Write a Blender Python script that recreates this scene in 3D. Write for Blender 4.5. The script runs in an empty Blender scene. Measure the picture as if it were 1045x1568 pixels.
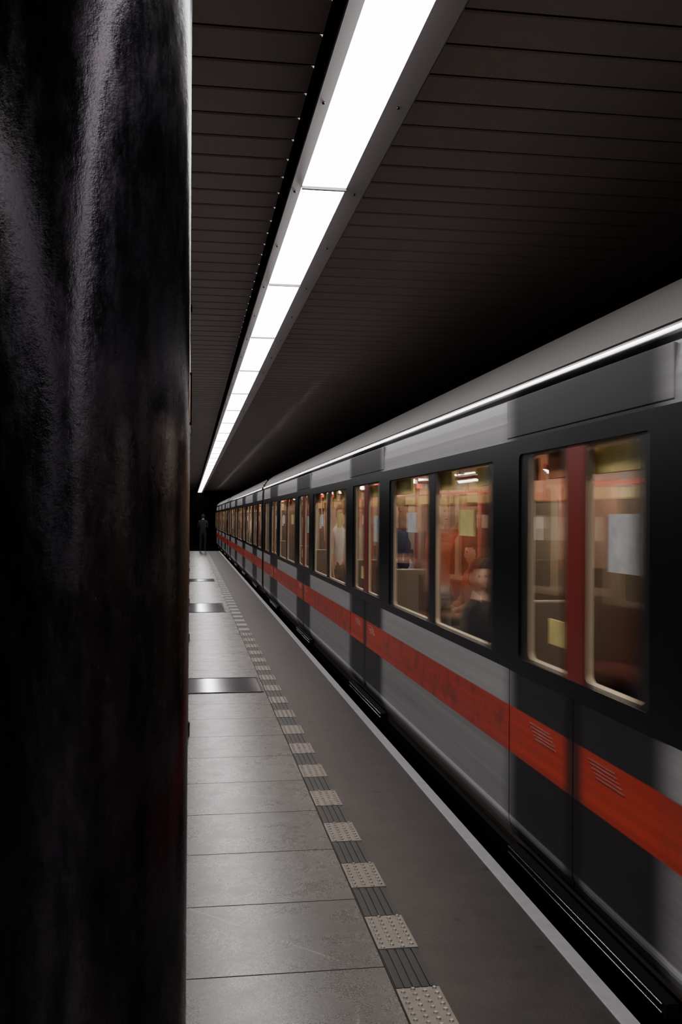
import bpy, bmesh, math, random
from mathutils import Vector, Matrix
random.seed(7)
scene = bpy.context.scene
COL = scene.collection

# ------------------------------------------------------------------ node helpers
def new_mat(name):
    m = bpy.data.materials.new(name); m.use_nodes = True
    nt = m.node_tree
    b = nt.nodes['Principled BSDF']
    return m, nt, b
def N(nt, t, **kw):
    n = nt.nodes.new(t)
    for k, v in kw.items(): setattr(n, k, v)
    return n
def math_n(nt, op, a, b=None, c=None, clamp=False):
    n = nt.nodes.new('ShaderNodeMath'); n.operation = op; n.use_clamp = clamp
    for i, v in enumerate((a, b, c)):
        if v is None: continue
        if isinstance(v, (int, float)): n.inputs[i].default_value = v
        else: nt.links.new(v, n.inputs[i])
    return n.outputs[0]
def mix_c(nt, fac, a, b):
    n = nt.nodes.new('ShaderNodeMix'); n.data_type = 'RGBA'
    for idx, v in ((0, fac), (6, a), (7, b)):
        if isinstance(v, (int, float)): n.inputs[idx].default_value = v
        elif isinstance(v, tuple): n.inputs[idx].default_value = (*v[:3], 1)
        else: nt.links.new(v, n.inputs[idx])
    return n.outputs[2]
def coords(nt):
    tc = N(nt, 'ShaderNodeTexCoord')
    s = N(nt, 'ShaderNodeSeparateXYZ'); nt.links.new(tc.outputs['Object'], s.inputs[0])
    return tc.outputs['Object'], s.outputs[0], s.outputs[1], s.outputs[2]
def noise(nt, vec, scale, detail=4, rough=.6, stretch=None):
    if stretch:
        mp = N(nt, 'ShaderNodeMapping'); nt.links.new(vec, mp.inputs[0]); mp.inputs['Scale'].default_value = stretch
        vec = mp.outputs[0]
    n = N(nt, 'ShaderNodeTexNoise'); nt.links.new(vec, n.inputs['Vector'])
    n.inputs['Scale'].default_value = scale; n.inputs['Detail'].default_value = detail; n.inputs['Roughness'].default_value = rough
    return n.outputs['Fac']
def ramp(nt, fac, lo, hi, a=0., b=1.):
    n = N(nt, 'ShaderNodeMapRange'); n.interpolation_type = 'SMOOTHSTEP'
    nt.links.new(fac, n.inputs[0])
    for i, v in enumerate((lo, hi, a, b)): n.inputs[i+1].default_value = v
    return n.outputs[0]
def bump(nt, b, h, strength, dist=.01):
    n = N(nt, 'ShaderNodeBump'); n.inputs['Strength'].default_value = strength; n.inputs['Distance'].default_value = dist
    nt.links.new(h, n.inputs['Height']); nt.links.new(n.outputs[0], b.inputs['Normal'])
def simple(name, col, rough=.5, metal=0., var=.15, scale=8., bmp=0., spec=None):
    m, nt, b = new_mat(name)
    o, x, y, z = coords(nt)
    f = noise(nt, o, scale)
    c2 = tuple(max(0, c*(1-var*2)) for c in col); c1 = tuple(min(1, c*(1+var)) for c in col)
    nt.links.new(mix_c(nt, f, c2, c1), b.inputs['Base Color'])
    b.inputs['Roughness'].default_value = rough; b.inputs['Metallic'].default_value = metal
    if spec is not None: b.inputs['Specular IOR Level'].default_value = spec
    if bmp: bump(nt, b, noise(nt, o, scale*8), bmp)
    return m
def emis(name, col, s):
    m, nt, b = new_mat(name)
    b.inputs['Base Color'].default_value = (.8, .8, .8, 1)
    b.inputs['Emission Color'].default_value = (*col, 1); b.inputs['Emission Strength'].default_value = s
    return m

# ------------------------------------------------------------------ mesh helpers
def mk(name, bm, mats, parent=None, loc=(0,0,0), smooth=False):
    me = bpy.data.meshes.new(name); bm.to_mesh(me); bm.free()
    for m in mats: me.materials.append(m)
    if smooth:
        for p in me.polygons: p.use_smooth = True
    ob = bpy.data.objects.new(name, me); COL.objects.link(ob); ob.location = loc
    if parent: ob.parent = parent
    return ob
def box(bm, x0, x1, y0, y1, z0, z1, mi=0, bev=0.):
    vs = [bm.verts.new(p) for p in ((x0,y0,z0),(x1,y0,z0),(x1,y1,z0),(x0,y1,z0),(x0,y0,z1),(x1,y0,z1),(x1,y1,z1),(x0,y1,z1))]
    fs = [bm.faces.new([vs[i] for i in q]) for q in ((0,3,2,1),(4,5,6,7),(0,1,5,4),(1,2,6,5),(2,3,7,6),(3,0,4,7))]
    for f in fs: f.material_index = mi
    if bev:
        es = set(e for f in fs for e in f.edges)
        r = bmesh.ops.bevel(bm, geom=list(es), offset=bev, segments=2, affect='EDGES', profile=.5)
        for f in r['faces']: f.material_index = mi
def extrude_y(bm, prof, y0, y1, mi=0, closed=False, caps=False, mis=None):
    a = [bm.verts.new((p[0], y0, p[1])) for p in prof]; b = [bm.verts.new((p[0], y1, p[1])) for p in prof]
    n = len(prof)
    for i in range(n if closed else n-1):
        j = (i+1) % n
        f = bm.faces.new((a[i], a[j], b[j], b[i])); f.material_index = mis[i] if mis else mi
    if caps and closed:
        bm.faces.new(a).material_index = mi; bm.faces.new(b[::-1]).material_index = mi
def cyl(bm, p0, p1, r, seg=12, mi=0, r2=None, smooth=True):
    p0, p1 = Vector(p0), Vector(p1); d = p1-p0
    q = d.to_track_quat('Z', 'Y').to_matrix().to_4x4()
    r = bmesh.ops.create_cone(bm, cap_ends=True, segments=seg, radius1=r, radius2=r if r2 is None else r2, depth=d.length,
                          matrix=Matrix.Translation((p0+p1)/2) @ q)
    for v in r['verts']:
        for f in v.link_faces:
            f.material_index = mi
            if smooth and len(f.verts) == 4: f.smooth = True
def rrect(y0, y1, z0, z1, r, seg=5):
    pts = []
    for cy, cz, a0 in ((y1-r, z1-r, 0), (y0+r, z1-r, 90), (y0+r, z0+r, 180), (y1-r, z0+r, 270)):
        for i in range(seg+1):
            a = math.radians(a0 + 90*i/seg); pts.append((cy + r*math.cos(a), cz + r*math.sin(a)))
    return pts
def panel_with_holes(name, outer, holes, x0, x1, mat, parent):
    """flat panel in the YZ plane, with cut-outs, spanning x0..x1"""
    cu = bpy.data.curves.new(name, 'CURVE'); cu.dimensions = '2D'; cu.fill_mode = 'BOTH'; cu.extrude = abs(x1-x0)/2
    for pts in [outer]+holes:
        s = cu.splines.new('POLY'); s.points.add(len(pts)-1); s.use_cyclic_u = True
        for i, p in enumerate(pts): s.points[i].co = (p[0], p[1], 0, 1)
    tmp = bpy.data.objects.new('tmp', cu); COL.objects.link(tmp)
    dg = bpy.context.evaluated_depsgraph_get()
    me = bpy.data.meshes.new_from_object(tmp.evaluated_get(dg))
    bpy.data.objects.remove(tmp)
    xm = (x0+x1)/2
    for v in me.vertices:
        a, b_, c = v.co; v.co = (xm + c, a, b_)
    bm = bmesh.new(); bm.from_mesh(me); bmesh.ops.recalc_face_normals(bm, faces=bm.faces); bpy.data.meshes.remove(me)
    for f in bm.faces: f.material_index = 0
    return mk(name, bm, [mat], parent)

# ------------------------------------------------------------------ constants
EDGE = 1.42      # platform edge
TRX = 1.52       # train side
CEIL = 3.15
Y0, Y1 = -14.0, 58.0
LEFT_EDGE = -3.66

# ------------------------------------------------------------------ materials
# platform slabs
def slab_mat():
    m, nt, b = new_mat('polished_stone_slabs')
    o, x, y, z = coords(nt)
    t = math_n(nt, 'FLOORED_MODULO', math_n(nt, 'SUBTRACT', y, 3.494-.319), .638)
    d = math_n(nt, 'ABSOLUTE', math_n(nt, 'SUBTRACT', t, .319))
    tx = math_n(nt, 'FLOORED_MODULO', math_n(nt, 'SUBTRACT', x, .70-.6), 1.2)
    dx = math_n(nt, 'ABSOLUTE', math_n(nt, 'SUBTRACT', tx, .6))
    dm = math_n(nt, 'MINIMUM', d, dx)
    joint = ramp(nt, dm, .0018, .005, 1, 0)
    sid = math_n(nt, 'FLOOR', math_n(nt, 'DIVIDE', math_n(nt, 'SUBTRACT', y, 3.494), .638))
    wn = N(nt, 'ShaderNodeTexWhiteNoise'); wn.noise_dimensions = '1D'; nt.links.new(sid, wn.inputs['W'])
    fine = noise(nt, o, 130, 3, .85); mid = noise(nt, o, 5, 5, .65)
    c = mix_c(nt, ramp(nt, fine, .32, .68), (.030,.026,.024), (.205,.185,.174))
    c = mix_c(nt, ramp(nt, mid, .35, .7, 0, .5), c, (.05,.045,.042))
    c = mix_c(nt, math_n(nt, 'MULTIPLY', wn.outputs['Value'], .4), c, (.048,.041,.039))
    # pale scratches
    w = N(nt, 'ShaderNodeTexVoronoi'); w.feature = 'DISTANCE_TO_EDGE'; w.inputs['Scale'].default_value = .9
    mp = N(nt, 'ShaderNodeMapping'); nt.links.new(o, mp.inputs[0]); mp.inputs['Rotation'].default_value = (0,0,.5); mp.inputs['Scale'].default_value = (1,.8,1)
    nt.links.new(mp.outputs[0], w.inputs['Vector'])
    scr = math_n(nt, 'MULTIPLY', ramp(nt, w.outputs['Distance'], 0, .005, 1, 0), ramp(nt, noise(nt, o, 2.3), .43, .58, 0, .6))
    c = mix_c(nt, scr, c, (.34,.32,.30))
    c = mix_c(nt, math_n(nt, 'MULTIPLY', joint, .85), c, (.012,.011,.011))
    nt.links.new(c, b.inputs['Base Color'])
    r = math_n(nt, 'ADD', math_n(nt, 'MULTIPLY', mid, .16), math_n(nt, 'ADD', math_n(nt, 'MULTIPLY', fine, .14), .13))
    nt.links.new(math_n(nt, 'ADD', r, math_n(nt, 'MULTIPLY', joint, .5)), b.inputs['Roughness'])
    nt.links.new(math_n(nt, 'MULTIPLY', math_n(nt, 'SUBTRACT', 1.0, joint), .8), b.inputs['Specular IOR Level'])
    h = math_n(nt, 'SUBTRACT', math_n(nt, 'MULTIPLY', fine, .3), joint)
    bump(nt, b, h, .35, .003)
    return m
def asphalt_mat():
    m, nt, b = new_mat('dark_platform_asphalt')
    o, x, y, z = coords(nt)
    fine = noise(nt, o, 190, 3, .85); mid = noise(nt, o, 6, 5, .6)
    c = mix_c(nt, ramp(nt, fine, .3, .72), (.014,.011,.010), (.080,.067,.062))
    c = mix_c(nt, ramp(nt, mid, .4, .62, 0, .5), c, (.024,.020,.019))
    v = N(nt, 'ShaderNodeTexVoronoi'); v.inputs['Scale'].default_value = 3.2; nt.links.new(o, v.inputs['Vector'])
    c = mix_c(nt, ramp(nt, v.outputs['Distance'], .06, .12, .8, 0), c, (.010,.008,.008))
    nt.links.new(c, b.inputs['Base Color']); b.inputs['Roughness'].default_value = .55
    bump(nt, b, fine, .3, .003)
    return m
M_slab = slab_mat(); M_asph = asphalt_mat()
M_white = simple('worn_white_line_paint', (.42,.41,.43), .5, 0, .15, 14)
M_conc = simple('grimy_concrete', (.03,.028,.026), .9, 0, .3, 3, .3, .1)
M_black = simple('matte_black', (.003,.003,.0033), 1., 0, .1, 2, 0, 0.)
M_ballast = simple('track_ballast', (.03,.028,.025), .9, 0, .4, 30, .8)
M_rail = simple('rail_steel', (.3,.28,.26), .35, 1.)
M_slat = simple('anodised_ceiling_slat', (.32,.256,.236), .5, .15, .15, .8)
M_frame = simple('light_housing_paint', (.115,.095,.098), .5, 0, .06, 3)
M_screw = simple('dark_screw', (.02,.02,.02), .4, 1)
M_lightE = emis('fluorescent_diffuser', (1.0,.965,.955), 15)
M_tile = simple('tactile_plate', (.25,.225,.20), .42, .3, .15, 30)
M_dome = simple('tactile_dome_stud', (.45,.42,.38), .3, .7, .15, 30)
M_groove = simple('ribbed_dark_rubber', (.018,.017,.017), .5)
M_hatch = simple('brushed_hatch_steel', (.40,.38,.43), .13, .9, .1, 12)
def pillar_mat():
    m, nt, b = new_mat('black_enamel_paint')
    o, x, y, z = coords(nt)
    b.inputs['Base Color'].default_value = (.003,.0026,.004,1)
    big = noise(nt, o, 3.5, 3, .5, (1,1,.4)); grain = noise(nt, o, 90, 3, .75, (1,1,.8)); scr = noise(nt, o, 24, 6, .75, (1,1,.3))
    nt.links.new(math_n(nt, 'ADD', math_n(nt, 'MULTIPLY', ramp(nt, scr, .3, .7), .16), .15), b.inputs['Roughness'])
    nt.links.new(math_n(nt, 'ADD', math_n(nt, 'MULTIPLY', ramp(nt, scr, .35, .65), .4), .28), b.inputs['Specular IOR Level'])
    b.inputs['Specular Tint'].default_value = (.96,.87,1,1)
    h = math_n(nt, 'ADD', math_n(nt, 'MULTIPLY', big, 1.0), math_n(nt, 'ADD', math_n(nt, 'MULTIPLY', grain, .20), math_n(nt, 'MULTIPLY', scr, .22)))
    v = N(nt, 'ShaderNodeTexVoronoi'); v.inputs['Scale'].default_value = 7; nt.links.new(o, v.inputs['Vector'])
    h = math_n(nt, 'SUBTRACT', h, ramp(nt, v.outputs['Distance'], .02, .06, .3, 0))
    bump(nt, b, h, .6, .004)
    return m
M_pillar = pillar_mat()

# train body paint: grey with a red waist stripe, dark portals at the doors
def body_mat(name, base, stripe=True, door=(.009,.008,.009)):
    m, nt, b = new_mat(name)
    o, x, y, z = coords(nt)
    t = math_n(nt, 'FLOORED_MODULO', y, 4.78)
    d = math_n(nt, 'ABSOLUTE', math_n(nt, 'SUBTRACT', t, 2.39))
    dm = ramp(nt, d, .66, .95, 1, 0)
    streak = noise(nt, o, 4, 4, .6, (1,.05,6))
    streak = ramp(nt, streak, .25, .75)
    c = mix_c(nt, streak, tuple(v*.78 for v in base), tuple(v*1.15 for v in base))
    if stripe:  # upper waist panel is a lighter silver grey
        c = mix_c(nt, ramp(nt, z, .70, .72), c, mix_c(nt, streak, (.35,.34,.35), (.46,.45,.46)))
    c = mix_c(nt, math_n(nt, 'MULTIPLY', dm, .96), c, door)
    spec = math_n(nt, 'SUBTRACT', .5, math_n(nt, 'MULTIPLY', dm, .38))
    if stripe:
        # lit lower edge of the skirt, painted into the colour as a pale lip
        lip = math_n(nt, 'MULTIPLY', ramp(nt, z, .145, .152), ramp(nt, z, .182, .195, 1., 0))
        c = mix_c(nt, math_n(nt, 'MULTIPLY', lip, math_n(nt, 'SUBTRACT', 1.0, math_n(nt, 'MULTIPLY', dm, .75))), c, (.75,.74,.75))
        red = math_n(nt, 'MULTIPLY', ramp(nt, z, .485, .495), ramp(nt, z, .705, .715, 1, 0))
        rc = mix_c(nt, streak, (.42,.028,.012), (.62,.045,.018))
        w = noise(nt, o, 5, 2, .5, (1,1.2,1.2))
        rc = mix_c(nt, math_n(nt, 'MULTIPLY', ramp(nt, w, .50, .66), math_n(nt, 'MULTIPLY', math_n(nt,'SUBTRACT',1.0,dm), .5)), rc, (.15,.02,.015))
        c = mix_c(nt, red, c, rc)
        spec = math_n(nt, 'ADD', spec, math_n(nt, 'MULTIPLY', red, .2))
        seam = ramp(nt, d, .03, .14, .88, 0)
        c = mix_c(nt, seam, c, (.008,.006,.006))
    nt.links.new(c, b.inputs['Base Color'])
    nt.links.new(spec, b.inputs['Specular IOR Level'])
    nt.links.new(math_n(nt, 'MULTIPLY', math_n(nt, 'SUBTRACT', 1.0, dm), .2), b.inputs['Metallic'])
    b.inputs['Roughness'].default_value = .38
    return m
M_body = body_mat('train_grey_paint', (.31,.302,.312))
M_upper = body_mat('train_cantrail_paint', (.40,.395,.41), False, (.018,.017,.019))
M_roof = simple('train_roof_paint', (.15,.142,.136), .6, .0, .1, 2)
def band_mat():
    m, nt, b = new_mat('window_band_black_gloss')
    b.inputs['Base Color'].default_value = (.004,.004,.005,1)
    b.inputs['Roughness'].default_value = .3; b.inputs['Specular IOR Level'].default_value = .2
    return m
M_band = band_mat()
M_gutter = simple('polished_gutter_metal', (.92,.92,.94), .10, 1., .02)
M_sill_glint = simple('sill_and_glint_steel', (.6,.6,.6), .25, 1., .05)
M_cream = simple('cream_window_reveal', (.45,.38,.29), .5, 0, .08)
M_under = simple('underframe_grime', (.005,.005,.0055), .85, 0, .15, 8, 0, .12)
M_infloor = simple('train_lino_floor', (.04,.037,.034), .4)
M_inwall = simple('train_inner_laminate', (.13,.105,.085), .4, 0, .1)
M_inceil = simple('train_inner_ceiling', (.24,.20,.16), .35)
M_seat = simple('seat_upholstery_red', (.10,.018,.014), .6, 0, .2, 20)
M_pole = simple('red_handrail_paint', (.42,.05,.03), .3)
M_lampin = emis('train_lamp_warm', (1,.83,.64), 20)
M_adY = simple('yellow_advert_print', (.80,.64,.24), .5, 0, .3, 9)
M_adW = simple('white_poster_paper', (.75,.75,.73), .6, 0, .25, 12)
M_adO = simple('orange_advert_print', (.60,.22,.10), .5, 0, .3, 9)
M_led = emis('led_display_red', (1,.04,.015), 7)
def glass_mat():
    # window glass; soft dark pane edges and jittered normals imitate motion blur
    m = bpy.data.materials.new('motion_blur_window_glass'); m.use_nodes = True; nt = m.node_tree; nt.nodes.clear()
    out = N(nt, 'ShaderNodeOutputMaterial')
    geo = N(nt, 'ShaderNodeNewGeometry')
    o, x, y, z = coords(nt)
    sc = N(nt, 'ShaderNodeVectorMath', operation='SCALE'); nt.links.new(o, sc.inputs[0]); sc.inputs['Scale'].default_value = 3777.
    wn = N(nt, 'ShaderNodeTexWhiteNoise'); wn.noise_dimensions = '3D'; nt.links.new(sc.outputs[0], wn.inputs['Vector'])
    k = math_n(nt, 'MULTIPLY', math_n(nt, 'SUBTRACT', wn.outputs['Value'], .5), .62)
    cb = N(nt, 'ShaderNodeCombineXYZ'); nt.links.new(k, cb.inputs[1])
    ad = N(nt, 'ShaderNodeVectorMath', operation='ADD'); nt.links.new(geo.outputs['Normal'], ad.inputs[0]); nt.links.new(cb.outputs[0], ad.inputs[1])
    nm = N(nt, 'ShaderNodeVectorMath', operation='NORMALIZE'); nt.links.new(ad.outputs[0], nm.inputs[0])
    rf = N(nt, 'ShaderNodeBsdfRefraction'); rf.inputs['IOR'].default_value = 1.045; rf.inputs['Roughness'].default_value = 0; rf.inputs['Color'].default_value = (1,1,1,1)
    nt.links.new(nm.outputs[0], rf.inputs['Normal'])
    gl = N(nt, 'ShaderNodeBsdfGlossy'); gl.inputs['Roughness'].default_value = .05
    mx = N(nt, 'ShaderNodeMixShader'); mx.inputs[0].default_value = .05
    nt.links.new(rf.outputs[0], mx.inputs[1]); nt.links.new(gl.outputs[0], mx.inputs[2])
    t = math_n(nt, 'FLOORED_MODULO', y, 4.78)
    d = math_n(nt, 'ABSOLUTE', math_n(nt, 'SUBTRACT', t, 2.39))
    s = math_n(nt, 'SUBTRACT', 2.39, d)
    w1 = math_n(nt, 'MULTIPLY', ramp(nt, s, .03, .18), ramp(nt, s, 1.06, 1.33, 1, 0))
    w2 = math_n(nt, 'MULTIPLY', ramp(nt, d, .05, .20), ramp(nt, d, .40, .67, 1, 0))
    tr = math_n(nt, 'ADD', w1, w2, clamp=True)
    red = ramp(nt, d, .06, .17, 1, 0)
    pb = N(nt, 'ShaderNodeBsdfPrincipled'); nt.links.new(mix_c(nt, red, (.006,.006,.007), (.19,.018,.012)), pb.inputs['Base Color']); pb.inputs['Roughness'].default_value = .35
    m2 = N(nt, 'ShaderNodeMixShader'); nt.links.new(tr, m2.inputs[0]); nt.links.new(pb.outputs[0], m2.inputs[1]); nt.links.new(mx.outputs[0], m2.inputs[2])
    nt.links.new(m2.outputs[0], out.inputs[0])
    return m
M_glass = glass_mat()

# ------------------------------------------------------------------ platform
YD = 47.5   # beyond this the floor is painted black to stand for the far darkness
bm = bmesh.new()
box(bm, LEFT_EDGE, .70, Y0, YD, -.25, 0, 0)
box(bm, .70, EDGE, Y0, YD, -.25, -.0005, 1)
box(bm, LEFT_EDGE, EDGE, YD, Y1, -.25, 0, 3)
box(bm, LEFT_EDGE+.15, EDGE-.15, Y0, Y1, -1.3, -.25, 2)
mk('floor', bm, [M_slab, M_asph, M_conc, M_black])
bm = bmesh.new(); box(bm, 1.362, EDGE+.004, Y0, YD, -.05, .004, 0, .003)
mk('platform_edge_line', bm, [M_white])
# tactile strip
bm = bmesh.new()
y = 3.163 - .616*20
while y < YD-.4:
    box(bm, .701, .851, y-.15, y+.15, .0, .006, 0)
    if y < 14 and y > -2:
        for i in range(4):
            for j in range(8):
                px = .701+.15*(i+.5)/4; py = y-.15+.3*(j+.5)/8 + (.009 if i % 2 else -.009)
                cyl(bm, (px, py, .005), (px, py, .011), .0095, 8, 2, .006, False)
    for r_ in range(5):
        gx = .703+.03*r_
        box(bm, gx, gx+.022, y+.158, y+.458, .0, .005, 1)
    y += .616
mk('tactile_paving_strip', bm, [M_tile, M_groove, M_dome])
for (xa, xb, ya, yb) in ((-.55, .66, 9.15, 9.95), (-.6, .60, 16.9, 18.6), (-.6,.62,25,26)):
    bm = bmesh.new()
    box(bm, xa, xb, ya, yb, .0, .004, 0)
    for (a, b_, c, d) in ((xa-.02, xb+.02, ya-.02, ya-.005), (xa-.02, xb+.02, yb+.005, yb+.02), (xb+.005, xb+.02, ya, yb), (xa-.02, xa-.005, ya, yb)):
        box(bm, a, b_, c, d, 0, .007, 1)
    box(bm, xa+.1, xa+.2, (ya+yb)/2-.02, (ya+yb)/2+.02, .003, .006, 1)
    mk('floor_access_hatch', bm, [M_hatch, M_groove])

# track beds
for xa, xb in ((EDGE-.14, 4.94), (-7.19, LEFT_EDGE+.14)):
    bm = bmesh.new(); box(bm, xa, xb, Y0+.01, 63.98, -1.45, -1.3, 0)
    mk('track_ballast_bed', bm, [M_ballast])
def rails(cx):
    bm = bmesh.new()
    for s in (-.72, .72):
        prof = [(cx+s+a, -1.3+b_) for a, b_ in ((-.07,0),(.07,0),(.07,.015),(.012,.03),(.012,.11),(.036,.12),(.036,.16),(-.036,.16),(-.036,.12),(-.012,.11),(-.012,.03),(-.07,.015))]
        extrude_y(bm, prof, Y0+.02, 63.9, 0, True, True)
    mk('railway_track', bm, [M_rail])
rails(TRX+1.35); rails(LEFT_EDGE-1.45)

# walls
def wall(name, x0, x1, y0, y1, z0, z1, mat=M_conc):
    bm = bmesh.new(); box(bm, x0, x1, y0, y1, z0, z1); return mk(name, bm, [mat])
M_wall = simple('dark_wall_panel', (.02,.018,.018), .6, 0, .2, 2)
wall('wall_right', 4.95, 5.1, Y0, 64, -1.45, 3.35, M_wall)
wall('wall_left', -7.35, -7.2, Y0, 64, -1.45, 3.35, M_wall)
wall('wall_back', -7.35, 5.1, Y0-.15, Y0, -1.45, 3.35, M_wall)
wall('wall_tunnel_end', -7.35, 5.1, 64, 64.15, -1.45, 3.35, M_black)
bm = bmesh.new()
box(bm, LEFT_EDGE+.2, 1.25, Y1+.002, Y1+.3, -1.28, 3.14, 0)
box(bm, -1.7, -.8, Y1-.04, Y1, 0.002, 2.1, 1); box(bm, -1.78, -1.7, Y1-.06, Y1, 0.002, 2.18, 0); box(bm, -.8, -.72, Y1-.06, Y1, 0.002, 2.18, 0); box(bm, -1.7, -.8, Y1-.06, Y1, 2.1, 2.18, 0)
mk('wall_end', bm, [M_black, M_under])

# ------------------------------------------------------------------ ceiling
bm = bmesh.new()
y = 3.16 - .226*76
while y < 64:
    a, b_ = y+.009, y+.226-.009
    prof = [(a, CEIL+.04), (a, CEIL+.006), (a+.005, CEIL), (b_-.005, CEIL), (b_, CEIL+.006), (b_, CEIL+.04)]
    va = [bm.verts.new((-7.2, p[0], p[1])) for p in prof]; vb = [bm.verts.new((4.95, p[0], p[1])) for p in prof]
    for i in range(len(prof)-1): bm.faces.new((va[i], va[i+1], vb[i+1], vb[i])).material_index = 0 if i in (1,2,3) else 1
    y += .226
box(bm, -7.35, 5.1, Y0-.15, 64.15, CEIL+.09, CEIL+.2, 1)
mk('ceiling', bm, [M_slat, M_black])

# ------------------------------------------------------------------ light strips
def light_strip(cx, mirror=1):
    bm = bmesh.new()
    def X(v): return cx + mirror*v
    ya, yb = Y0+.3, Y1-.1
    for s, o in ((-1, -.153), (1, .175)):
        inner = s*.096
        prof = [(X(inner), 3.045), (X(inner), 3.03), (X(o*.97), 3.002), (X(o), 3.004), (X(o), CEIL+.0)]
        extrude_y(bm, prof, ya, yb, mis=[0,0,0,1])
    y = 4.265 - 1.813*10
    while y < yb:
        y2 = min(y+1.813, yb)
        a = max(y, ya)
        if y2 > ya:
            x0, x1 = sorted((X(-.096), X(.096)))
            f = bm.faces.new([bm.verts.new(p) for p in ((x0, a+.008, 3.03), (x0, y2-.008, 3.03), (x1, y2-.008, 3.03), (x1, a+.008, 3.03))]); f.material_index = 2
            box(bm, x0, x1, a-.008, a+.008, 3.018, 3.04, 0)
            if a < 15:
                for sx in (-.125, .135):
                    for yy in (a+.02, a+.9):
                        cyl(bm, (X(sx), yy, 3.017), (X(sx), yy, 3.008), .005, 8, 3)
        y += 1.813
    mk('ceiling_light_strip', bm, [M_frame, M_black, M_lightE, M_screw])
light_strip(.567); light_strip(-2.82, -1)

# ------------------------------------------------------------------ columns
def column(cx, cy, r):
    bm = bmesh.new()
    seg = 64
    rings = [(0, r+.012), (.09, r+.012), (.10, r+.002), (.11, r)] + [(z_/10, r) for z_ in range(2, 31)] + [(3.10, r), (3.11, r+.012), (3.149, r+.012)]
    prev = None
    for z_, rr in rings:
        cur = [bm.verts.new((rr*math.cos(2*math.pi*i/seg), rr*math.sin(2*math.pi*i/seg), z_)) for i in range(seg)]
        if prev:
            for i in range(seg):
                f = bm.faces.new((prev[i], prev[(i+1) % seg], cur[(i+1) % seg], cur[i])); f.smooth = True
        prev = cur
    mk('steel_column', bm, [M_pillar], loc=(cx, cy, 0))
for i in range(9):
    column(-.196, 1.79+5.6*i, .195)
    column(-2.05, 1.79+5.6*i, .195)
# orange sign on the next column
bm = bmesh.new(); box(bm, -.03, .03, -.02, .0, 2.28, 2.62, 0, .005); box(bm,-.04,.04,-.0,.012,2.26,2.64,1,.003)
mk('orange_notice_sign', bm, [M_adO, M_black], loc=(-.03, 7.39-.16, 0))

# ------------------------------------------------------------------ train
HL = 9.6; W = 2.7
DC = [-7.17, -2.39, 2.39, 7.17]
parts = []
def P(ob): parts.append(ob); return ob
holes = []; rev = []
for c in (-4.78, 0, 4.78):
    holes.append((c-1.33, c+1.33, .935, 1.89, .03))
    rev += [(c-1.25, c-.06, .945, 1.885, .035), (c+.06, c+1.25, .945, 1.885, .035)]
for c in DC:
    holes.append((c-.67, c+.67, .95, 1.90, .03)); rev += [(c-.60, c-.07, .96, 1.89, .035), (c+.07, c+.60, .96, 1.89, .035)]
for s in (-1, 1):
    a, b_ = sorted((s*8.2, s*9.3)); holes.append((a, b_, .935, 1.89, .03)); rev.append((a+.02, b_-.02, .95, 1.885, .035))
outer = [(-HL, .88), (HL, .88), (HL, 1.97), (-HL, 1.97)]
P(panel_with_holes('window_band', outer, [rrect(*h) for h in holes], 0, .012, M_band, None))
P(panel_with_holes('window_reveal', outer, [rrect(*h) for h in rev], .024, .07, M_cream, None))
bm = bmesh.new()
f = bm.faces.new([bm.verts.new(p) for p in ((.008, -HL+.05, .9), (.008, -HL+.05, 1.95), (.008, HL-.05, 1.95), (.008, HL-.05, .9))])
P(mk('window_glass', bm, [M_glass]))
bm = bmesh.new()
edges_ = [-HL] + [v for c in DC for v in (c-.8, c+.8)] + [HL]
for i in range(len(edges_)-1):
    isdoor = i % 2 == 1
    o = .002 if isdoor else 0
    prof = [(.09, .04), (.03+o, .09), (.016+o, .12), (o+.002, .165), (o, .18), (o, .3), (o, .5), (o, .7), (o, .88)]
    extrude_y(bm, prof, edges_[i], edges_[i+1])
for f in bm.faces: f.smooth = False
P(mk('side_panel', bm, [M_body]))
bm = bmesh.new()
extrude_y(bm, [(0, 1.97), (0, 2.06), (.004, 2.12), (.012, 2.185)], -HL, HL)
for c in DC:
    box(bm, -.004, .01, c-.84, c+.84, 1.985, 2.165, 1, .003)
P(mk('cantrail_panel', bm, [M_upper, M_upper]))
bm = bmesh.new()
prof = [(.012, 2.185), (-.014, 2.192), (-.0135, 2.197), (-.0125, 2.204), (-.0108, 2.213), (-.0090, 2.221), (-.002, 2.232), (.014, 2.240)]
extrude_y(bm, prof, -HL, HL)
P(mk('roof_gutter', bm, [M_gutter], smooth=False))
bm = bmesh.new()
prof = [(.014, 2.240), (.03, 2.28), (.06, 2.33), (.11, 2.39), (.19, 2.45), (.32, 2.51), (.5, 2.555), (.75, 2.59), (1.05, 2.61), (1.3505, 2.615)]
extrude_y(bm, prof, -HL, HL)
P(mk('roof_shell', bm, [M_roof], smooth=True))
bm = bmesh.new()
for c in DC:
    cyl(bm, (-.006, c-.78, .040), (-.006, c+.78, .040), .003, 8, 0)
    cyl(bm, (-.006, c-.78, .012), (-.006, c+.78, .012), .003, 8, 0)
    box(bm, -.003, .05, c-.8, c+.8, .0, .048, 1)
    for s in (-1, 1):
        for q in range(5):  # thin raised strips standing in for white reflection streaks on the door leaves
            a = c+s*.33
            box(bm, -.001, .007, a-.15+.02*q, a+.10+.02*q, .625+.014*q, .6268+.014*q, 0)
P(mk('door_sill_and_glints', bm, [M_sill_glint, M_under]))
bm = bmesh.new()
for c in DC:
    box(bm, .002, .02, c-.010, c+.010, .14, .88, 0)
P(mk('door_edge', bm, [M_under, M_under]))
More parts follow.
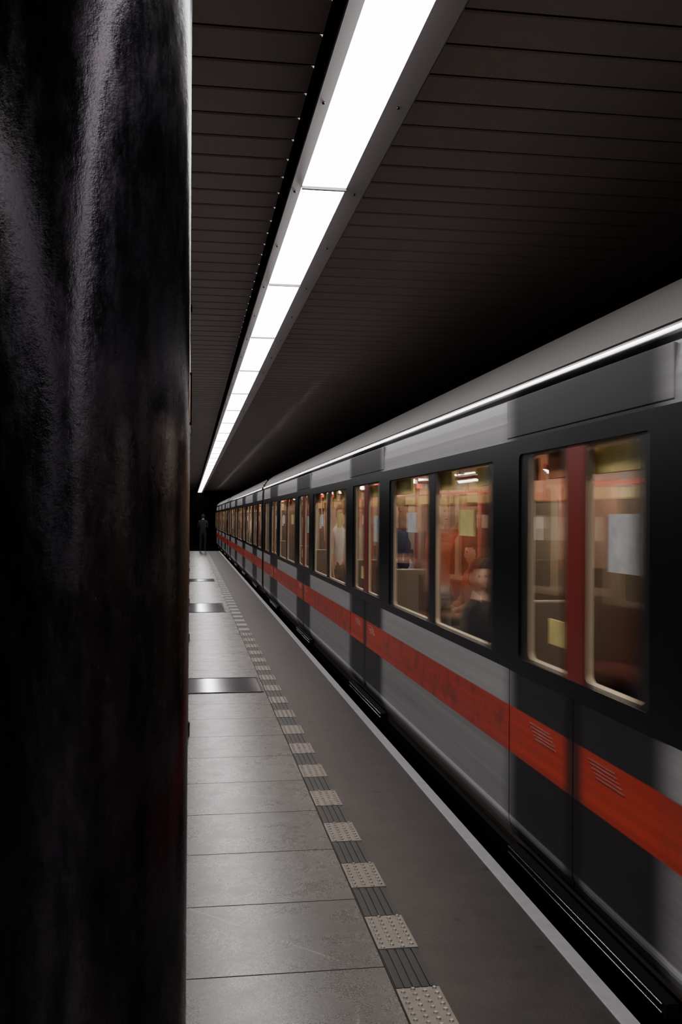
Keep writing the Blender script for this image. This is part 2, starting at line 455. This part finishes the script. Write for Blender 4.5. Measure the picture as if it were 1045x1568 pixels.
# inner wall facing cabin
bm = bmesh.new()
box(bm, .072, .085, -HL, HL, .03, .90, 0)
box(bm, .072, .085, -HL, HL, 1.92, 2.25, 0)
yy = -9.2
while yy < 9.2:
    w_ = random.choice((.3, .45, .6)); h_ = random.choice((.10, .16, .22))
    box(bm, .085, .12, yy, yy+w_, 1.78, 1.78+h_, random.choice((1, 1, 2, 3)))
    yy += w_+random.choice((.1, .25, .5))
for c in DC:
    box(bm, .072, .080, c-.5, c-.2, 1.4, 1.62, 2); box(bm, .072, .080, c+.22, c+.42, 1.05, 1.16, 1)
for c in (-4.78, 0, 4.78):
    box(bm, .072, .080, c-.8, c-.5, 1.5, 1.65, 1); box(bm, .072, .080, c+.6, c+.9, 1.5, 1.64, 2)
P(mk('inner_wall', bm, [M_inwall, M_adY, M_adW, M_adO]))
# seats on this side
bm = bmesh.new()
for c in (-4.78, 0, 4.78):
    box(bm, .11, .55, c-1.45, c+1.45, .38, .46, 0, .02)
    box(bm, .12, .50, c-1.45, c+1.45, .04, .36, 1)
    for i in range(6):
        ya = c-1.43+i*.477
        box(bm, .105, .17, ya, ya+.46, .48, .90, 0, .02)
    for s in (-1, 1):
        box(bm, .10, .52, c+s*1.5-.02, c+s*1.5+.02, .04, 1.2, 2, .01)
        cyl(bm, (.5, c+s*1.52, .04), (.5, c+s*1.52, 2.22), .024, 10, 3)
    cyl(bm, (.5, c-1.5, 1.88), (.5, c+1.5, 1.88), .015, 10, 3)
    for i in range(4):
        yy = c-1.2+i*.8; cyl(bm, (.5, yy, 1.88), (.5, yy, 2.22), .010, 8, 3)
P(mk('bench_seats', bm, [M_seat, M_under, M_inwall, M_pole]))
bm = bmesh.new()
yy = -9.1
while yy < 9:
    box(bm, .68, .76, yy, yy+.95, 2.005, 2.045, 0, .012); box(bm, .65, .79, yy-.03, yy+.98, 2.045, 2.07, 1); box(bm, .70, .74, yy+.2, yy+.6, 2.07, 2.22, 1)
    yy += 1.19
P(mk('cabin_lamps', bm, [M_lampin, M_inceil]))
side_parts = list(parts); parts.clear()
# central shared parts
bm = bmesh.new()
box(bm, .05, W-.05, -HL, HL, -.01, .03, 0); box(bm, .09, W-.09, -HL, HL, 2.22, 2.24, 1)
for s in (-1, 1):
    ya, yb = (HL-.06, HL) if s > 0 else (-HL, -HL+.06)
    box(bm, .02, .95, ya, yb, .04, 2.3, 2); box(bm, 1.75, W-.02, ya, yb, .04, 2.3, 2); box(bm, .95, 1.75, ya, yb, 2.0, 2.3, 2)
    yy = s*(HL-.03); box(bm, .95, 1.75, yy-.015, yy+.015, .04, 1.0, 2)
    y0_, y1_ = sorted((s*HL, s*(HL+.04)))
    for (a, b_) in ((.1, .93), (1.77, W-.1)): box(bm, a, b_, y0_, y1_, .1, 2.4, 3, .01)
    box(bm, .1, W-.1, y0_, y1_, 2.05, 2.45, 3)
for c in DC:
    cyl(bm, (1.35, c, .03), (1.35, c, 2.22), .022, 10, 4)
    box(bm, .82, 1.22, c+1.60, c+1.66, 1.88, 2.0, 3)
    for q in range(9):
        box(bm, .85+.038*q, .876+.038*q, c+1.594, c+1.60, 1.91, 1.96, 5)
for i in range(9):     # hanging advert boards under the cabin ceiling
    yy = -9+2.1*i+random.uniform(-.2, .2); xx = random.choice((1.0, 1.35, 1.6))
    box(bm, xx, xx+.3, yy, yy+.02, 1.93, 2.08, random.choice((6, 7, 8)))
    box(bm, xx+.13, xx+.16, yy+.005, yy+.015, 2.08, 2.22, 3)
P(mk('cabin_structure', bm, [M_infloor, M_inceil, M_inwall, M_under, M_pole, M_led, M_adY, M_adW, M_adO]))
bm = bmesh.new()
box(bm, .12, W-.12, -HL+.1, HL-.1, -.18, -.02, 0)
for yb in (-7.3, -2.2, .6, 3.1, 7.3):
    if abs(yb) > 5: 
        for s in (-1.05, 1.05):
            for xx in (.58, 2.02):
                cyl(bm, (xx, yb+s, -.70), (xx+.12, yb+s, -.70), .42, 28, 1)
            cyl(bm, (.5, yb+s, -.70), (2.2, yb+s, -.70), .07, 12, 0)
        box(bm, .42, .54, yb-1.6, yb+1.6, -.78, -.5, 0, .03); box(bm, 2.16, 2.28, yb-1.6, yb+1.6, -.78, -.5, 0, .03)
        box(bm, .6, 2.1, yb-.3, yb+.3, -.7, -.2, 0, .03)
    else:
        box(bm, .3, 1.1, yb-.7, yb+.7, -.75, -.15, 0, .03); box(bm, 1.6, 2.4, yb-.9, yb+.5, -.7, -.15, 0, .03)
for s in (-1, 1):
    cyl(bm, (1.35, s*(HL-.2), -.45), (1.35, s*(HL+.25), -.45), .08, 12, 0); box(bm, 1.2, 1.5, s*HL-.1, s*HL+.1, -.6, -.15, 0)
P(mk('underframe_bogies', bm, [M_under, M_rail]))
core_parts = list(parts)
CARLEN = 19.7
first = True
for ci in range(-1, 3):
    e = bpy.data.objects.new('metro_train_car', None); COL.objects.link(e); e.location = (TRX, 10.97+CARLEN*ci, 0)
    e.empty_display_size = .5
    for src in side_parts:
        for far in (False, True):
            if first and not far: ob = src
            else:
                ob = bpy.data.objects.new(src.name.split('.')[0], src.data); COL.objects.link(ob)
            ob.parent = e
            if far: ob.location = (W, 0, 0); ob.rotation_euler = (0, 0, math.pi)
    for src in core_parts:
        if first: ob = src
        else: ob = bpy.data.objects.new(src.name.split('.')[0], src.data); COL.objects.link(ob)
        ob.parent = e
    first = False

# ------------------------------------------------------------------ people
M_skin = simple('skin', (.72,.45,.33), .5, 0, .06)
M_shoe = simple('shoe_leather', (.015,.013,.012), .4)
def cloth(n, c): return simple(n, c, .8, 0, .15, 25)
def skin_mesh(verts, edges, radii, root=0, sub=1):
    me = bpy.data.meshes.new('t'); me.from_pydata([tuple(v) for v in verts], edges, [])
    ob = bpy.data.objects.new('t', me); COL.objects.link(ob)
    ob.modifiers.new('s', 'SKIN')
    for i, r in enumerate(radii):
        sv = me.skin_vertices[0].data[i]; sv.radius = r if isinstance(r, tuple) else (r, r); sv.use_root = (i == root)
    sb = ob.modifiers.new('u', 'SUBSURF'); sb.levels = sub; sb.render_levels = sub
    dg = bpy.context.evaluated_depsgraph_get()
    out = bpy.data.meshes.new_from_object(ob.evaluated_get(dg))
    bpy.data.objects.remove(ob)
    return out
def seg_d(p, a, b_):
    ab = b_-a; t = max(0, min(1, (p-a).dot(ab)/max(ab.length_squared, 1e-9))); return (p-(a+ab*t)).length
def person(name, loc, yaw, J, shirt, trousers, hair, head_yaw=0., long_hair=False, short_sleeve=False, H=1.0):
    """J: joint positions in the figure's own frame, facing -Y."""
    names = ['pelvis','spine','chest','neck','skull','shL','elL','wrL','shR','elR','wrR','hipL','knL','anL','toL','hipR','knR','anR','toR']
    rad = dict(pelvis=(.15,.11), spine=(.135,.10), chest=(.155,.11), neck=.052, skull=.05, shL=.062, elL=.043, wrL=.028, shR=.062, elR=.043, wrR=.028,
               hipL=.088, knL=.058, anL=.04, toL=.035, hipR=.088, knR=.058, anR=.04, toR=.035)
    idx = {n: i for i, n in enumerate(names)}
    E = [('pelvis','spine'),('spine','chest'),('chest','neck'),('neck','skull'),('chest','shL'),('shL','elL'),('elL','wrL'),('chest','shR'),('shR','elR'),('elR','wrR'),
         ('pelvis','hipL'),('hipL','knL'),('knL','anL'),('anL','toL'),('pelvis','hipR'),('hipR','knR'),('knR','anR'),('anR','toR')]
    V = [Vector(J[n])*H for n in names]
    me = skin_mesh(V, [(idx[a], idx[b_]) for a, b_ in E], [rad[n] for n in names], 0, 2)
    bm = bmesh.new(); bm.from_mesh(me); bpy.data.meshes.remove(me)
    mt = {}
    for a, b_ in E:
        if (a, b_) in (('neck','skull'),): k_ = 0
        elif (a, b_) in (('elL','wrL'),('elR','wrR')): k_ = 0 if short_sleeve else 1
        elif 'to' in b_: k_ = 3
        elif a in ('hipL','hipR','knL','knR') or b_ in ('hipL','hipR'): k_ = 2
        else: k_ = 1
        mt[(a, b_)] = k_
    for f in bm.faces:
        c = f.calc_center_median()
        best = min(E, key=lambda e_: seg_d(c, V[idx[e_[0]]], V[idx[e_[1]]]))
        f.material_index = mt[best]; f.smooth = True
    # hands
    for s, wr, el in ((-1,'wrL','elL'), (1,'wrR','elR')):
        w_ = V[idx[wr]]; d = (w_-V[idx[el]]).normalized()
        side = d.cross(Vector((1,0,0)));
        if side.length < .2: side = d.cross(Vector((0,0,1)))
        side.normalize(); nrm = d.cross(side).normalized()
        pts = [w_-d*.02, w_+d*.05, w_+d*.085]; hm = skin_mesh(pts, [(0,1),(1,2)], [.026,(.022,.034),(.018,.036)], 0, 1)
        n0 = len(bm.faces); bm.from_mesh(hm)
        for fi, (off, ln) in enumerate(((-.03,.055),(-.010,.075),(.010,.082),(.030,.072))):
            b0 = w_+d*.075+side*off; p1 = b0+d*ln*.5+nrm*.006; p2 = p1+d*ln*.3+nrm*.022; p3 = p2+nrm*.02+d*.006
            bm.from_mesh(skin_mesh([b0,p1,p2,p3], [(0,1),(1,2),(2,3)], [.009,.0085,.008,.007], 0, 1))
        b0 = w_+d*.03+side*.025; p1 = b0+side*.03+d*.025; p2 = p1+d*.03+nrm*.01
        bm.from_mesh(skin_mesh([b0,p1,p2], [(0,1),(1,2)], [.011,.010,.008], 0, 1))
        bm.faces.ensure_lookup_table()
        for f in bm.faces[n0:]: f.material_index = 0; f.smooth = True
    # head
    hc = V[idx['skull']]+Vector((0,-.012,.055))
    R = Matrix.Translation(hc) @ Matrix.Rotation(head_yaw, 4, 'Z')
    n0 = len(bm.faces)
    r = bmesh.ops.create_uvsphere(bm, u_segments=24, v_segments=18, radius=1.)
    for v in r['verts']:
        x, y, z = v.co
        sx, sy, sz = .077, .096, .118
        if z < 0: k_ = 1-.28*(-z)**1.3; x *= k_; y = y*k_ - .10*(-z)
        if y < -.7 and abs(x) < .25 and -.35 < z < .15: y -= .18*(1-abs(x)/.25)*(1-abs(z+.15)/.3 if abs(z+.15) < .3 else 0)   # nose
        if y < -.6 and .05 < z < .3 and .2 < abs(x) < .6: y += .08   # eye sockets
        v.co = R @ Vector((x*sx, y*sy, z*sz))
    bm.faces.ensure_lookup_table()
    for f in bm.faces[n0:]: f.material_index = 0; f.smooth = True
    n0 = len(bm.faces)
    for s in (-1, 1):
        r = bmesh.ops.create_uvsphere(bm, u_segments=8, v_segments=6, radius=.011, matrix=R @ Matrix.Translation((s*.03, -.080, .02)))
    r = bmesh.ops.create_uvsphere(bm, u_segments=10, v_segments=6, radius=1., matrix=R @ Matrix.Translation((0, -.086, -.052)) @ Matrix.Diagonal((.024,.012,.007,1)))
    bm.faces.ensure_lookup_table()
    for f in bm.faces[n0:]: f.material_index = 5
    n0 = len(bm.faces)
    for s in (-1, 1):
        bmesh.ops.create_uvsphere(bm, u_segments=10, v_segments=8, radius=1., matrix=R @ Matrix.Translation((s*.077, .008, -.002)) @ Matrix.Diagonal((.010,.018,.030,1)))
    bm.faces.ensure_lookup_table()
    for f in bm.faces[n0:]: f.material_index = 0; f.smooth = True
    n0 = len(bm.faces)
    r = bmesh.ops.create_uvsphere(bm, u_segments=24, v_segments=18, radius=1.)
    dele = []
    for v in r['verts']:
        x, y, z = v.co
        low = -1.3 if long_hair else -.45
        if (y < -.25 and z < .45) or z < low: dele.append(v)
        k_ = 1.0
        if long_hair and z < 0: z *= 1.7; k_ = .95
        v.co = R @ Vector((x*.086*k_, y*.106*k_+.006, z*.127+.004))
    bmesh.ops.delete(bm, geom=dele, context='VERTS')
    bm.faces.ensure_lookup_table()
    for f in bm.faces[n0:]: f.material_index = 4; f.smooth = True
    ob = mk(name, bm, [M_skin, shirt, trousers, M_shoe, hair, M_shoe], loc=loc)
    ob.rotation_euler = (0, 0, yaw)
    return ob
def stand(arm=None):
    J = dict(pelvis=(0,0,.95), spine=(0,.01,1.12), chest=(0,.01,1.33), neck=(0,.0,1.48), skull=(0,-.01,1.56),
        shL=(-.18,.01,1.39), elL=(-.22,.03,1.10), wrL=(-.22,-.05,.86), shR=(.18,.01,1.39), elR=(.22,.03,1.10), wrR=(.22,-.05,.86),
        hipL=(-.09,0,.88), knL=(-.10,-.02,.49), anL=(-.10,.02,.08), toL=(-.11,-.12,.036), hipR=(.09,0,.88), knR=(.11,-.03,.49), anR=(.12,.01,.08), toR=(.14,-.13,.036))
    if arm == 'up': J.update(elR=(.27,-.14,1.55), wrR=(.22,-.20,1.78))
    if arm == 'phone': J.update(elL=(-.22,-.02,1.12), wrL=(-.08,-.24,1.18), elR=(.22,-.02,1.12), wrR=(.07,-.24,1.18))
    return J
def sit():
    return dict(pelvis=(0,0,.56), spine=(0,.02,.72), chest=(0,.02,.92), neck=(0,.0,1.07), skull=(0,-.01,1.15),
        shL=(-.18,.02,.98), elL=(-.22,-.04,.72), wrL=(-.10,-.26,.64), shR=(.18,.02,.98), elR=(.22,-.04,.72), wrR=(.10,-.26,.64),
        hipL=(-.09,-.02,.55), knL=(-.11,-.44,.52), anL=(-.11,-.44,.09), toL=(-.12,-.58,.04), hipR=(.09,-.02,.55), knR=(.11,-.44,.52), anR=(.11,-.46,.09), toR=(.12,-.60,.04))
C_blk = cloth('black_cloth', (.012,.012,.014)); C_wht = cloth('white_shirt_cloth', (.65,.65,.66)); C_nvy = cloth('navy_cloth', (.03,.04,.09))
C_red = cloth('rust_cloth', (.4,.09,.05)); C_dnm = cloth('denim', (.06,.09,.16)); C_gry = cloth('grey_cloth', (.2,.2,.2))
H_br = cloth('brown_hair', (.05,.025,.012)); H_bk = cloth('black_hair', (.01,.008,.007)); H_bl = cloth('fair_hair', (.3,.18,.08))
FZ = .03
person('seated_passenger', (TRX+.34, 5.85, FZ), math.pi/2, sit(), C_blk, C_dnm, H_br, -math.pi/2*1.0, False)
person('seated_passenger', (TRX+W-.36, 9.9, FZ), -math.pi/2, sit(), C_red, C_blk, H_bk)
person('seated_passenger', (TRX+W-.36, 12.2, FZ), -math.pi/2, sit(), C_wht, C_dnm, H_bl, 0, True)
person('standing_passenger', (TRX+.95, 12.6, FZ), .3, stand(), C_wht, C_blk, H_br, 0, False, True)
person('standing_passenger', (TRX+.75, 9.1, FZ), -.5, stand('phone'), C_nvy, C_blk, H_bk)
person('standing_passenger', (TRX+1.15, 8.4, FZ), .4, stand('up'), C_red, C_gry, H_bl, 0, True)
person('standing_passenger', (TRX+1.5, 17.5, FZ), .9, stand(), C_gry, C_dnm, H_bk)
person('standing_passenger', (TRX+1.3, 29.5, FZ), .2, stand('phone'), C_wht, C_dnm, H_bk)
person('waiting_passenger', (.62, 47.0, 0), 3.0, stand('phone'), C_blk, C_blk, H_bk)

# ------------------------------------------------------------------ world & camera
w = bpy.data.worlds.new('World'); scene.world = w; w.use_nodes = True
w.node_tree.nodes['Background'].inputs[0].default_value = (.01,.01,.012,1); w.node_tree.nodes['Background'].inputs[1].default_value = .02
cam = bpy.data.cameras.new('camera'); co = bpy.data.objects.new('camera', cam); COL.objects.link(co)
cam.sensor_fit = 'VERTICAL'; cam.sensor_height = 36; cam.sensor_width = 24; cam.lens = 35; cam.clip_start = .05
M = Matrix.Rotation(math.radians(-8.65), 4, 'Z') @ Matrix.Rotation(math.radians(90.34), 4, 'X') @ Matrix.Rotation(math.radians(.3), 4, 'Z')
co.matrix_world = Matrix.Translation((0, 0, 1.6)) @ M
scene.camera = co
